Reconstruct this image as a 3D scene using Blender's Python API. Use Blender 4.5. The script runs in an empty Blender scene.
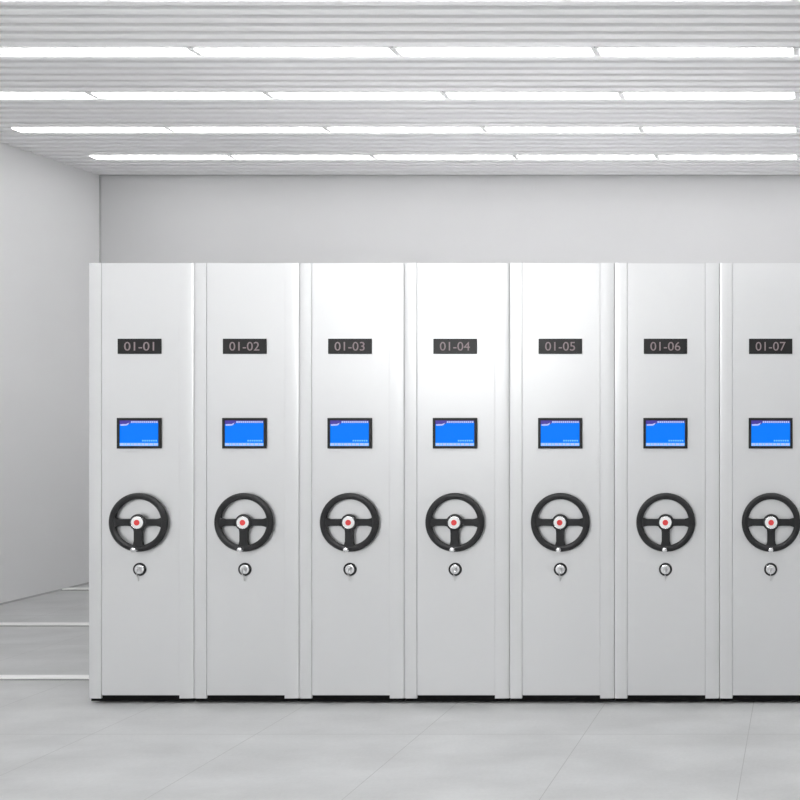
import bpy, bmesh, math
from math import pi, sin, cos, sqrt
C = bpy.context.scene.collection
sc = bpy.context.scene

# ---------------------------------------------------------------- constants (metres; X right, Y away from camera)
EYE = 1.55
F = 850.0
YF = F / 189.0                 # plane of the cabinet fronts
XL, XR = -6.43, 3.75           # side walls
YB, YR = 7.764, -2.2            # back wall, wall behind the camera
HC = EYE + 2.15                # underside of the ceiling profile
ROW0, ROWS = 5.09, 0.7055      # light rows
PITCH = ROWS / 7
LAMP_L = 1.2
GAP0 = -1.244
CAB_W = 105.2 / 189
CAB_X0 = (88.2 - 804) / 189.0
CAB_H = EYE + 148 / 189.0
CAB_D = 3.08

# ---------------------------------------------------------------- materials
def mat(name, col, rough=0.5, metal=0.0, spec=0.5, emit=None, estr=0.0):
    m = bpy.data.materials.new(name); m.use_nodes = True
    b = m.node_tree.nodes['Principled BSDF']
    b.inputs['Base Color'].default_value = (*col, 1)
    b.inputs['Roughness'].default_value = rough
    b.inputs['Metallic'].default_value = metal
    b.inputs['Specular IOR Level'].default_value = spec
    if emit:
        b.inputs['Emission Color'].default_value = (*emit, 1)
        b.inputs['Emission Strength'].default_value = estr
    return m

def noisy(m, scale, amount, bump=0.0, base=None, stretch=(1, 1, 1)):
    nt = m.node_tree; b = nt.nodes['Principled BSDF']
    tc = nt.nodes.new('ShaderNodeTexCoord'); mp = nt.nodes.new('ShaderNodeMapping')
    mp.inputs['Scale'].default_value = stretch
    n = nt.nodes.new('ShaderNodeTexNoise'); n.inputs['Scale'].default_value = scale; n.inputs['Detail'].default_value = 6
    r = nt.nodes.new('ShaderNodeValToRGB')
    c = list(b.inputs['Base Color'].default_value)[:3]
    r.color_ramp.elements[0].position = 0.3; r.color_ramp.elements[1].position = 0.7
    r.color_ramp.elements[0].color = (*[x * (1 - amount) for x in c], 1)
    r.color_ramp.elements[1].color = (*[min(1, x * (1 + amount)) for x in c], 1)
    nt.links.new(tc.outputs['Object'], mp.inputs['Vector']); nt.links.new(mp.outputs[0], n.inputs['Vector'])
    nt.links.new(n.outputs['Fac'], r.inputs['Fac']); nt.links.new(r.outputs[0], b.inputs['Base Color'])
    if bump:
        bp = nt.nodes.new('ShaderNodeBump'); bp.inputs['Strength'].default_value = bump; bp.inputs['Distance'].default_value = 0.002
        nt.links.new(n.outputs['Fac'], bp.inputs['Height']); nt.links.new(bp.outputs[0], b.inputs['Normal'])
    return r.outputs[0]

M = {}
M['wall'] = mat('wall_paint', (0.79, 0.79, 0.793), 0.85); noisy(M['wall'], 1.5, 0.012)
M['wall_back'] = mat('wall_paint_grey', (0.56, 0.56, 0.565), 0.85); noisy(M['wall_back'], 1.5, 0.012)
M['ceil'] = mat('ceiling_panel', (0.95, 0.95, 0.95), 0.6)
noisy(M['ceil'], 3, 0.01)
M['paint'] = mat('cabinet_paint', (0.68, 0.685, 0.69), 0.37, metal=0.45, spec=0.6); noisy(M['paint'], 2.0, 0.008)
M['side'] = mat('cabinet_side_paint', (0.70, 0.70, 0.71), 0.45); noisy(M['side'], 2.0, 0.008)
M['plinth'] = mat('black_plinth', (0.004, 0.004, 0.004), 0.8, spec=0.1)
M['wheel'] = mat('black_rubber', (0.012, 0.012, 0.013), 0.36, spec=0.4); noisy(M['wheel'], 40, 0.15)
M['plate'] = mat('black_plate', (0.008, 0.008, 0.008), 0.36, spec=0.35)
M['bezel'] = mat('bezel_plastic', (0.010, 0.009, 0.008), 0.38, spec=0.35)
M['digit'] = mat('dim_digits', (0.24, 0.19, 0.20), 0.5, emit=(0.30, 0.22, 0.23), estr=0.1)
M['screen'] = mat('screen_blue', (0.0, 0.02, 0.12), 0.6, spec=0.15, emit=(0.0, 0.21, 1.0), estr=0.85)
M['scr_purple'] = mat('screen_purple', (0.02, 0.01, 0.1), 0.45, emit=(0.05, 0.03, 0.35), estr=0.7)
M['scr_white'] = mat('screen_white', (0.2, 0.25, 0.4), 0.45, emit=(0.45, 0.5, 0.9), estr=0.6)
M['scr_cyan'] = mat('screen_cyan', (0.0, 0.1, 0.3), 0.45, emit=(0.15, 0.5, 1.0), estr=0.9)
M['chrome'] = mat('chrome', (0.85, 0.85, 0.86), 0.22, metal=1.0)
M['white_pl'] = mat('white_plastic', (0.85, 0.85, 0.85), 0.35)
M['red'] = mat('red_plastic', (0.75, 0.05, 0.05), 0.35)
M['rail'] = mat('rail_steel', (0.88, 0.88, 0.87), 0.45); noisy(M['rail'], 20, 0.03, stretch=(0.2, 3, 3))
M['rail_dark'] = mat('rail_groove', (0.12, 0.12, 0.12), 0.6)
M['edge_shade'] = mat('edge_shade_grey', (0.46, 0.46, 0.46), 0.7); noisy(M['edge_shade'], 5, 0.02)  # grey of the strips that paint shade into the room edges
M['housing'] = mat('lamp_housing', (0.93, 0.93, 0.93), 0.5)
M['led'] = mat('led_diffuser', (0.9, 0.9, 0.9), 0.5, emit=(1.0, 1.0, 1.0), estr=8.7)
M['key'] = mat('key_steel', (0.62, 0.62, 0.62), 0.3, metal=1.0)

# floor: grey cement tiles 0.787 m with thin joints
fm = mat('floor_tiles', (0.50, 0.505, 0.505), 0.34); M['floor'] = fm
colout = noisy(fm, 2.2, 0.10, stretch=(1, 2.2, 1))
nt = fm.node_tree; b = nt.nodes['Principled BSDF']
geo = nt.nodes.new('ShaderNodeNewGeometry'); sx = nt.nodes.new('ShaderNodeSeparateXYZ')
nt.links.new(geo.outputs['Position'], sx.inputs[0])
def mth(op, a, bb):
    n = nt.nodes.new('ShaderNodeMath'); n.operation = op
    for i, v in enumerate((a, bb)):
        if isinstance(v, (int, float)): n.inputs[i].default_value = v
        else: nt.links.new(v, n.inputs[i])
    return n.outputs[0]
def joint(o, off, size):
    v = mth('ADD', o, off + 40 * size)
    v = mth('MODULO', v, size)
    return mth('LESS_THAN', v, 0.0035)
j = mth('MAXIMUM', joint(sx.outputs[0], 0.267 + 0.0025, 0.787), joint(sx.outputs[1], -4.075, 0.787))
fine = nt.nodes.new('ShaderNodeTexNoise'); fine.inputs['Scale'].default_value = 60; fine.inputs['Detail'].default_value = 4
nt.links.new(geo.outputs['Position'], fine.inputs['Vector'])
fr = nt.nodes.new('ShaderNodeMapRange'); fr.inputs[3].default_value = 0.93; fr.inputs[4].default_value = 1.07
nt.links.new(fine.outputs['Fac'], fr.inputs[0])
vm = nt.nodes.new('ShaderNodeVectorMath'); vm.operation = 'SCALE'
nt.links.new(colout, vm.inputs[0]); nt.links.new(fr.outputs[0], vm.inputs['Scale'])
mx = nt.nodes.new('ShaderNodeMix'); mx.data_type = 'RGBA'
nt.links.new(j, mx.inputs[0]); nt.links.new(vm.outputs[0], mx.inputs[6]); mx.inputs[7].default_value = (0.34, 0.34, 0.34, 1)
nt.links.new(mx.outputs[2], b.inputs['Base Color'])

# ---------------------------------------------------------------- mesh helpers
def box(bm, x0, x1, y0, y1, z0, z1, bev=0.0, mi=0):
    r = bmesh.ops.create_cube(bm, size=1.0)
    vs = r['verts']
    for v in vs:
        v.co.x = x0 + (v.co.x + .5) * (x1 - x0); v.co.y = y0 + (v.co.y + .5) * (y1 - y0); v.co.z = z0 + (v.co.z + .5) * (z1 - z0)
    fs = set(f for v in vs for f in v.link_faces)
    for f in fs: f.material_index = mi
    if bev:
        es = list(set(e for v in vs for e in v.link_edges))
        bmesh.ops.bevel(bm, geom=es, offset=bev, segments=2, affect='EDGES', profile=0.5)

def lathe(bm, prof, cx, cy, cz, n=48, mi=0):
    """profile [(radius, depth toward camera)] revolved about the Y axis"""
    rings = []
    for r, d in prof:
        if r < 1e-6: rings.append([bm.verts.new((cx, cy - d, cz))])
        else: rings.append([bm.verts.new((cx + r * cos(2 * pi * i / n), cy - d, cz + r * sin(2 * pi * i / n))) for i in range(n)])
    for a, c in zip(rings, rings[1:]):
        for i in range(n):
            k = (i + 1) % n
            if len(a) == 1 and len(c) == 1: continue
            if len(a) == 1: f = bm.faces.new((a[0], c[k], c[i]))
            elif len(c) == 1: f = bm.faces.new((a[i], a[k], c[0]))
            else: f = bm.faces.new((a[i], a[k], c[k], c[i]))
            f.material_index = mi

def prism_x(bm, pts, x0, x1):
    """pts (y,z) closed outline extruded along X"""
    a = [bm.verts.new((x0, y, z)) for y, z in pts]; c = [bm.verts.new((x1, y, z)) for y, z in pts]
    n = len(pts)
    for i in range(n):
        k = (i + 1) % n
        bm.faces.new((a[i], a[k], c[k], c[i]))
    bm.faces.new(a[::-1]); bm.faces.new(c)

def prism_z(bm, pts, z0, z1):
    a = [bm.verts.new((x, y, z0)) for x, y in pts]; c = [bm.verts.new((x, y, z1)) for x, y in pts]
    n = len(pts)
    for i in range(n):
        k = (i + 1) % n
        bm.faces.new((a[i], a[k], c[k], c[i]))
    bm.faces.new(a[::-1]); bm.faces.new(c)

def prism_y(bm, pts, y0, y1):
    a = [bm.verts.new((x, y0, z)) for x, z in pts]; c = [bm.verts.new((x, y1, z)) for x, z in pts]
    n = len(pts)
    for i in range(n):
        k = (i + 1) % n
        bm.faces.new((a[i], a[k], c[k], c[i]))
    bm.faces.new(a[::-1]); bm.faces.new(c)

def obj(name, bm, mats, parent=None, smooth=0):
    bmesh.ops.recalc_face_normals(bm, faces=bm.faces)
    me = bpy.data.meshes.new(name); bm.to_mesh(me); bm.free()
    for m in (mats if isinstance(mats, (list, tuple)) else [mats]): me.materials.append(m)
    o = bpy.data.objects.new(name, me); C.objects.link(o)
    if parent: o.parent = parent
    if smooth:
        me.polygons.foreach_set('use_smooth', [True] * len(me.polygons))
        me.set_sharp_from_angle(angle=math.radians(smooth))
    return o
def B(): return bmesh.new()
def struct(o): o['kind'] = 'structure'; return o
def tag(o, label, cat, group=None):
    o['label'] = label; o['category'] = cat
    if group: o['group'] = group
def empty(name, loc):
    o = bpy.data.objects.new(name, None); C.objects.link(o); o.location = loc; o.empty_display_size = 0.1
    return o

# ---------------------------------------------------------------- room shell
T = 0.2
m = B(); box(m, XL, XR, YR, YB, -T, 0); struct(obj('floor', m, M['floor']))
m = B(); box(m, XL - T, XL, YR - T, YB + T, -T, HC + .3); struct(obj('wall_left', m, M['wall']))
m = B(); box(m, XR, XR + T, YR - T, YB + T, -T, HC + .3); struct(obj('wall_right', m, M['wall']))
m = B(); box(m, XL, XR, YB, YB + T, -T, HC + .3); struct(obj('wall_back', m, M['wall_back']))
# wall behind the camera with an opening added for the glare light
WX0, WX1, WZ0, WZ1 = -5.1, -3.6, 2.3, 3.6
m = B()
box(m, XL, WX0, YR - T, YR, -T, HC + .3); box(m, WX1, XR, YR - T, YR, -T, HC + .3)
box(m, WX0, WX1, YR - T, YR, -T, WZ0); box(m, WX0, WX1, YR - T, YR, WZ1, HC + .3)
struct(obj('wall_front', m, M['wall']))
m = B()
for a in ((WX0, WX0 + .05, WZ0, WZ1), (WX1 - .05, WX1, WZ0, WZ1), (WX0 + .05, WX1 - .05, WZ0, WZ0 + .05), (WX0 + .05, WX1 - .05, WZ1 - .05, WZ1)):
    box(m, a[0], a[1], YR - .12, YR - .04, a[2], a[3])
struct(obj('glare_window', m, M['white_pl']))  # invented frame around the glare light's opening, out of view
m = B(); box(m, XL, XL + .012, YR, YB, 0, .012); struct(obj('base_shade_left', m, M['edge_shade']))  # strip painting the contact shade where left wall meets floor
# grey strip painting the corner shade where left and back wall meet
m = B(); box(m, XL, XL + .010, YB - .010, YB, 0, HC); struct(obj('edge_shade_1', m, M['edge_shade']))

# ---------------------------------------------------------------- ceiling: round-bottomed profile panels
DEP = 0.055
def bulge(yc, half=PITCH / 2, n=10):
    w = half * 0.60
    pts = [(yc - half, HC + DEP), (yc - w, HC + DEP - .0005), (yc - w, HC + .007), (yc - w + .002, HC + .002), (yc - w + .007, HC),
           (yc + w - .007, HC), (yc + w - .002, HC + .002), (yc + w, HC + .007), (yc + w, HC + DEP - .0005)]
    return pts
def ceiling_section(bm, x0, x1, lampslots):
    pts = []
    k0 = math.ceil((YR - ROW0) / PITCH + .5)
    k1 = math.floor((YB - ROW0) / PITCH - .5)
    pts.append((YR, HC + DEP))
    for k in range(k0, k1 + 1):
        yc = ROW0 + k * PITCH
        if lampslots and k % 7 == 0:
            h = PITCH / 2
            pts += [(yc - h, HC + DEP), (yc - h + .001, HC + .06), (yc + h - .001, HC + .06), (yc + h, HC + DEP)]
        else:
            pts += bulge(yc)
            pts.append((yc + PITCH / 2 - 1e-4, HC + DEP))
    yl = ROW0 + (k1 + .5) * PITCH
    if YB - yl > 0.01: pts += [(YB - .004, HC + .004), (YB, HC + .004)]
    a = [bm.verts.new((x0, y, z)) for y, z in pts]; c = [bm.verts.new((x1, y, z)) for y, z in pts]
    for i in range(len(pts) - 1): bm.faces.new((a[i], c[i], c[i + 1], a[i + 1]))
    return pts
XS = GAP0 - 4 * LAMP_L - .006
m = B()
ceiling_section(m, XL, XS, False)
ceiling_section(m, XS, XR, True)
# upper slab closing the plenum
box(m, XL - T, XR + T, YR - T, YB + T, HC + .062, HC + .3)
bmesh.ops.remove_doubles(m, verts=m.verts, dist=1e-6)
# end faces where the slots stop short of the left wall
for k in range(-40, 60):
    if k % 7 == 0:
        yc = ROW0 + k * PITCH
        if YR + .1 < yc < YB - .1:
            pts = [p for p in bulge(yc)] + [(yc + PITCH / 2, HC + DEP), (yc + PITCH / 2, HC + .06), (yc - PITCH / 2, HC + .06)]
            m.faces.new([m.verts.new((XS, y, z)) for y, z in pts])
co = obj('ceiling', m, M['ceil'])
co.data.polygons.foreach_set('use_smooth', [True] * len(co.data.polygons)); co.data.set_sharp_from_angle(angle=math.radians(25))
struct(co)

# ---------------------------------------------------------------- LED light bars
m = B()
hw = PITCH / 2 - .006
L = LAMP_L - .012
CAPW = .0145
box(m, -L / 2, L / 2, -hw, hw, .006, .060)            # body
box(m, -L / 2 - .005, -L / 2 + CAPW, -hw, hw, -.003, .007); box(m, L / 2 - CAPW, L / 2 + .005, -hw, hw, -.003, .007)
house = obj('housing', m, M['housing'])
m = B(); box(m, -L / 2 + CAPW, L / 2 - CAPW, -hw + .0145, hw - .0045, -.004, .0058, bev=.001)
diff = obj('diffuser', m, M['led'])
root0 = empty('light_bar', (0, 0, 0)); house.parent = root0; diff.parent = root0
ordn = ['leftmost', 'second from the left', 'third from the left', 'fourth from the left', 'fifth from the left', 'sixth from the left', 'seventh from the left']
rown = {3: 'row by the back wall', 2: 'second row from back wall', 1: 'third row from back wall', 0: 'front row'}
first = True
for r in range(3, -10, -1):
    y = ROW0 + r * ROWS
    vis = 0
    for k in range(4, -4, -1):
        x0 = GAP0 - k * LAMP_L; xc = x0 + LAMP_L / 2
        if xc + LAMP_L / 2 > XR: continue
        if first: o = root0; first = False
        else:
            o = root0.copy(); C.objects.link(o)
            for ch in (house, diff):
                c = ch.copy(); C.objects.link(c); c.parent = o
        o.location = (xc, y, HC)
        pl = 804 + F * x0 / y if y > .1 else 9999; pr = 804 + F * (x0 + LAMP_L) / y if y > .1 else 9999
        if r >= 0 and pr > 3 and pl < 797:
            edge = ', cut by the right edge' if pr > 800 else ''
            tag(o, 'ceiling light bar, ' + ordn[vis] + ' in the ' + rown[r], 'ceiling light', 'glowing ceiling light bars')
            vis += 1
        else:
            tag(o, 'white ceiling light bar beyond the edge of the photo', 'ceiling light', 'ceiling light bars out of the picture')

# ---------------------------------------------------------------- floor rails
def rail(y, label):
    m = B()
    box(m, XL + .01, 0.1, y - .028, y + .028, 0, .012, bev=.002)
    t = obj('floor_rail', m, M['rail']); tag(t, label, 'rail', 'steel floor rails')
    m = B(); box(m, XL + .01, 0.1, y - .038, y - .029, 0.0005, .003)
    obj('rail_edge', m, M['rail_dark'], t)
rail(7.38, 'thin pale floor rail nearest the back wall, starting at the left wall')
rail(6.157, 'pale floor rail crossing the open floor left of the cabinets, middle one')
rail(4.93, 'pale floor rail closest to the cabinet fronts')

# ---------------------------------------------------------------- movable cabinet
def text_mesh(s, size):
    cu = bpy.data.curves.new('txt', 'FONT'); cu.body = s; cu.size = size; cu.extrude = 0.0006
    cu.align_x = 'CENTER'; cu.align_y = 'CENTER'; cu.resolution_u = 4; cu.offset = 0.0
    o = bpy.data.objects.new('txt', cu); C.objects.link(o)
    bpy.context.view_layer.update()
    me = bpy.data.meshes.new_from_object(o.evaluated_get(bpy.context.evaluated_depsgraph_get()))
    bpy.data.objects.remove(o)
    for v in me.vertices:
        x, y, z = v.co; v.co = (x, -z, y)
    return me

W = CAB_W - .003
PX = 1 / 189.0
root = empty('mobile_shelving_cabinet', (0, 0, 0))      # local origin: front-left floor corner of the cabinet
FR = 0.05                                                # thickness of the front
# body behind the front: three bays with seams
m = B()
for i in range(3):
    d = (CAB_D - FR) / 3
    box(m, .003, W - .003, FR + i * d + .002, FR + (i + 1) * d - .002, .075, CAB_H - .004, bev=.002)
body = obj('body', m, M['side'], root)
xa, xb = 12.6 * PX, 90.6 * PX
m = B(); box(m, xa + .001, xb - .001, .008, FR + .002, .0135, .0443); box(m, .004, W - .004, .012, FR + .002, .012, .0286); box(m, .004, W - .004, FR + .002, CAB_D - .05, .012, .075)
obj('base', m, M['plinth'], root)
# front panel
xa, xb = 12.6 * PX, 90.6 * PX
m = B(); box(m, xa + .0003, xb - .0003, .003, FR, .0447, CAB_H, bev=.001)
obj('front_panel', m, M['paint'], root)
# two edge posts: outer side gently rounded back
def post(x_in, x_out):
    s = 1 if x_out > x_in else -1
    w = abs(x_out - x_in); flat = w * .40; pts = [(x_in, FR), (x_in, .0012), (x_in + s * .0015, 0)]
    n = 10
    for i in range(n + 1):
        u = i / n
        pts.append((x_in + s * (flat + (w - flat) * u), 0.0045 * (1 - sqrt(max(0, 1 - (u * .95) ** 2)))))
    pts.append((x_out, FR))
    mm = B(); prism_z(mm, pts, .029, CAB_H); return mm
obj('edge_post', post(xa - .0005, 0), M['paint'], root, 30)
obj('edge_post', post(xb + .0005, W), M['paint'], root, 30)

cx = 50.9 * PX
YP = .003                                                # front of the panel
# number plate
zc = EYE + (411 - 346.3) * PX
m = B(); box(m, cx - 21.7 * PX, cx + 21.7 * PX, YP - .005, YP, zc - 7.6 * PX, zc + 7.6 * PX, bev=.001)
plate = obj('number_plate', m, M['plate'], root)
# touch screen
zs = EYE + (411 - 433.2) * PX; hx, hz = 22 * PX, 15.3 * PX
m = B()
bz = 2.6 * PX
box(m, cx - hx, cx - hx + bz, YP - .009, YP, zs - hz, zs + hz, bev=.0015); box(m, cx + hx - bz, cx + hx, YP - .009, YP, zs - hz, zs + hz, bev=.0015)
box(m, cx - hx + bz * .5, cx + hx - bz * .5, YP - .009, YP, zs + hz - bz, zs + hz, bev=.0015); box(m, cx - hx + bz * .5, cx + hx - bz * .5, YP - .009, YP, zs - hz, zs - hz + bz, bev=.0015)
scr = obj('touch_screen', m, M['bezel'], root)
m = B()
ix, iz = hx - bz, hz - bz
box(m, cx - ix, cx + ix, YP - .006, YP, zs - iz, zs + iz)
def dec(x0, x1, z0, z1, mi, d=.0004):      # px offsets from the upper left of the display
    box(m, cx - ix + x0 * PX, cx - ix + x1 * PX, YP - .006 - d, YP - .006, zs + iz - z1 * PX, zs + iz - z0 * PX, mi=mi)
dec(0, 38.7, 0, 2.2, 1)
dec(0, 10.5, 2.0, 3.6, 1)
for i in range(13):
    dec(11.5 + i * 2.08, 13.1 + i * 2.08, .6, 2.3, 2, .0008)
v = [m.verts.new((cx - ix + a * PX, YP - .0068, zs + iz - b_ * PX)) for a, b_ in ((.8, 3.9), (3.5, 3.5), (6.5, 3.6), (9.8, 2.2), (8.2, 4.4), (6.6, 5.0), (1, 5.2))]
m.faces.new(v).material_index = 2
for i in range(7): dec(22.5 + i * 2.2, 24.1 + i * 2.2, 19.4, 20.9, 3)
dec(0, 38.7, 22.4, 25.3, 3)
for i, (a, w_) in enumerate(((.6, 3.4), (5, 1.6), (7.6, 3.0), (11.6, 1.5), (14, 3.2), (18, 3.0), (22, 2.6), (25.6, 3.2), (30, 3.4), (34.4, 3.6))):
    dec(a, a + w_, 22.8, 24.9, 2, .0008)
obj('display', m, [M['screen'], M['scr_purple'], M['scr_white'], M['scr_cyan']], scr)

# handwheel
zw = EYE + (411 - 522.1) * PX; xw = cx + .6 * PX
R = 26.2 * PX; ry = 0.010; rr = 3.25 * PX; YW = YP - .014
m = B()
# rim (elliptic torus)
n1, n2 = 72, 14
vs = [[m.verts.new((xw + (R + rr * cos(b_)) * cos(a), YW + ry * sin(b_), zw + (R + rr * cos(b_)) * sin(a)))
       for b_ in [2 * pi * j_ / n2 for j_ in range(n2)]] for a in [2 * pi * i / n1 for i in range(n1)]]
for i in range(n1):
    for j_ in range(n2):
        m.faces.new((vs[i][j_], vs[(i + 1) % n1][j_], vs[(i + 1) % n1][(j_ + 1) % n2], vs[i][(j_ + 1) % n2]))
rim = obj('handwheel', m, M['wheel'], root, 60)
# spokes flare into rim and hub
def spoke(ang, hwid):
    mm = B()
    prof = []
    r0, r1 = 5 * PX, R - rr * .3
    N = 12
    for i in range(N + 1):
        t = i / N
        r_ = r0 + (r1 - r0) * t
        fl = hwid + 3.0 * PX * max(0, (t - .72) / .28) ** 2 + 1.0 * PX * max(0, (.3 - t) / .3) ** 2
        prof.append((r_, fl))
    pts = [(r_, f_) for r_, f_ in prof] + [(r_, -f_) for r_, f_ in prof[::-1]]
    pts = [(xw + a * cos(ang) - b_ * sin(ang), zw + a * sin(ang) + b_ * cos(ang)) for a, b_ in pts]
    prism_y(mm, pts, YW - .006, YW + .006)
    es = [e for e in mm.edges if abs(e.verts[0].co.y - e.verts[1].co.y) < 1e-6]
    bmesh.ops.bevel(mm, geom=es, offset=.002, segments=2, affect='EDGES')
    return mm
for a, hwid in ((0, 3.4 * PX), (pi, 3.4 * PX), (-pi / 2, 3.9 * PX)):
    obj('spoke', spoke(a, hwid), M['wheel'], rim, 40)
m = B()
lathe(m, [(0, -.013), (4.5 * PX, -.013), (5 * PX, 0), (8.4 * PX, .002), (8.3 * PX, .005), (7.4 * PX, .0085), (6.2 * PX, .0095), (0, .0095)], xw, YW, zw)
obj('hub', m, M['wheel'], rim, 40)
m = B()
lathe(m, [(6.0 * PX, .009), (6.0 * PX, .010), (5.3 * PX, .0118), (3 * PX, .012), (0, .012)], xw, YW, zw)
lathe(m, [(2.8 * PX, .0115), (2.8 * PX, .0125), (0, .0128)], xw, YW, zw, mi=1)
lathe(m, [(6.0 * PX, .0093), (6.2 * PX, .0105), (5.9 * PX, .0113), (5.7 * PX, .0105)], xw, YW, zw, mi=2)
bo = obj('badge', m, [M['white_pl'], M['red'], M['chrome']], rim, 40); bo['label'] = 'white and red round badge'
# knob at the foot of the wheel
m = B()
zk = zw - R - .2 * PX
lathe(m, [(0, 0), (1.5 * PX, 0), (1.4 * PX, .012), (1.9 * PX, .014), (2.3 * PX, .018), (2.5 * PX, .028), (2.2 * PX, .032), (1.2 * PX, .034), (0, .0345)], xw, YW - .008, zk, n=32)
ko = obj('knob', m, M['chrome'], rim, 40); ko['label'] = 'chrome turning knob'
# lock with key
zl = EYE + (411 - 569.4) * PX
m = B()
lathe(m, [(6.6 * PX, 0), (6.6 * PX, .003), (6.2 * PX, .005), (5.2 * PX, .0052), (4.6 * PX, .003), (0, .003)], cx, YP, zl)
lk = obj('lock', m, M['wheel'], root, 40)
m = B()
lathe(m, [(4.6 * PX, .002), (4.6 * PX, .0055), (4.1 * PX, .0065), (2.2 * PX, .007), (1.9 * PX, .006), (0, .006)], cx, YP, zl)
obj('lock_cylinder', m, M['chrome'], lk, 40)
m = B()
box(m, cx - .0012, cx + .0012, YP - .022, YP - .009, zl - .010, zl + .008, bev=.0004)
box(m, cx - .0012, cx + .0012, YP - .024, YP - .018, zl - .034, zl - .004, bev=.0004)
box(m, cx - .003, cx + .003, YP - .012, YP - .009, zl - .060, zl - .030, bev=.0005)
obj('key', m, M['key'], lk)

def kids(o): return [c for c in C.objects if c.parent == o]
template = [(p, kids(p)) for p in kids(root)]
looks = ['at the left end of the row, beside the open floor', 'second from the left end', 'third from the left, under the bright glare',
         'in the middle of the row, in full glare', 'fifth from the left, right of the glare', 'sixth from the left', 'cut off by the right edge of the photo']
for i in range(7):
    num = '01-0%d' % (i + 1)
    pl_ = None
    if i == 0:
        r_ = root; pl_ = plate
    else:
        r_ = root.copy(); C.objects.link(r_)
        for p, subs in template:
            q = p.copy(); C.objects.link(q); q.parent = r_
            if p is plate: pl_ = q
            for s in subs:
                t = s.copy(); C.objects.link(t); t.parent = q
    r_.location = (CAB_X0 + i * CAB_W + .002, YF, 0)
    tag(r_, 'white cabinet numbered %s, %s' % (num, looks[i]), 'cabinet', 'white mobile shelving cabinets in a row')
    me = text_mesh(num, 12.6 * PX)
    ws = max(v.co.x for v in me.vertices) - min(v.co.x for v in me.vertices)
    xm = (max(v.co.x for v in me.vertices) + min(v.co.x for v in me.vertices)) / 2
    zz = [v.co.z for v in me.vertices]; zm = (max(zz) + min(zz)) / 2; hs = max(zz) - min(zz)
    for v in me.vertices:
        v.co.x = (v.co.x - xm) * (30.0 * PX / ws) + cx; v.co.z = (v.co.z - zm) * (8.8 * PX / hs) + zc; v.co.y += YP - .0053
    me.materials.append(M['digit'])
    t = bpy.data.objects.new('number', me); C.objects.link(t); t.parent = pl_; t['label'] = 'dim number ' + num

# ---------------------------------------------------------------- unseen area light behind the camera, added for the glare on the cabinets
la = bpy.data.lights.new('glare_light', 'AREA'); la.shape = 'RECTANGLE'
la.size = WX1 - WX0; la.size_y = WZ1 - WZ0; la.energy = 88; la.color = (1, 1, 1)
lo = bpy.data.objects.new('glare_light', la); C.objects.link(lo)
lo.location = ((WX0 + WX1) / 2, YR - T - .02, (WZ0 + WZ1) / 2)
lo.rotation_euler = (pi / 2, 0, 0)    # emits towards +Y
w = bpy.data.worlds.new('world'); sc.world = w; w.use_nodes = True
w.node_tree.nodes['Background'].inputs[0].default_value = (0.9, 0.95, 1, 1); w.node_tree.nodes['Background'].inputs[1].default_value = 1.0

# ---------------------------------------------------------------- camera
cd = bpy.data.cameras.new('camera'); cam = bpy.data.objects.new('camera', cd); C.objects.link(cam)
cam.location = (0, 0, EYE); cam.rotation_euler = (pi / 2, 0, 0)
cd.sensor_width = 36; cd.lens = F / 800 * 36; cd.shift_x = -404 / 800; cd.shift_y = 11 / 800
cd.clip_start = .05; cd.clip_end = 100
sc.camera = cam
sc.view_settings.view_transform = 'Standard'; sc.view_settings.look = 'None'
sc.view_settings.gamma = 1; sc.view_settings.exposure = 0.07
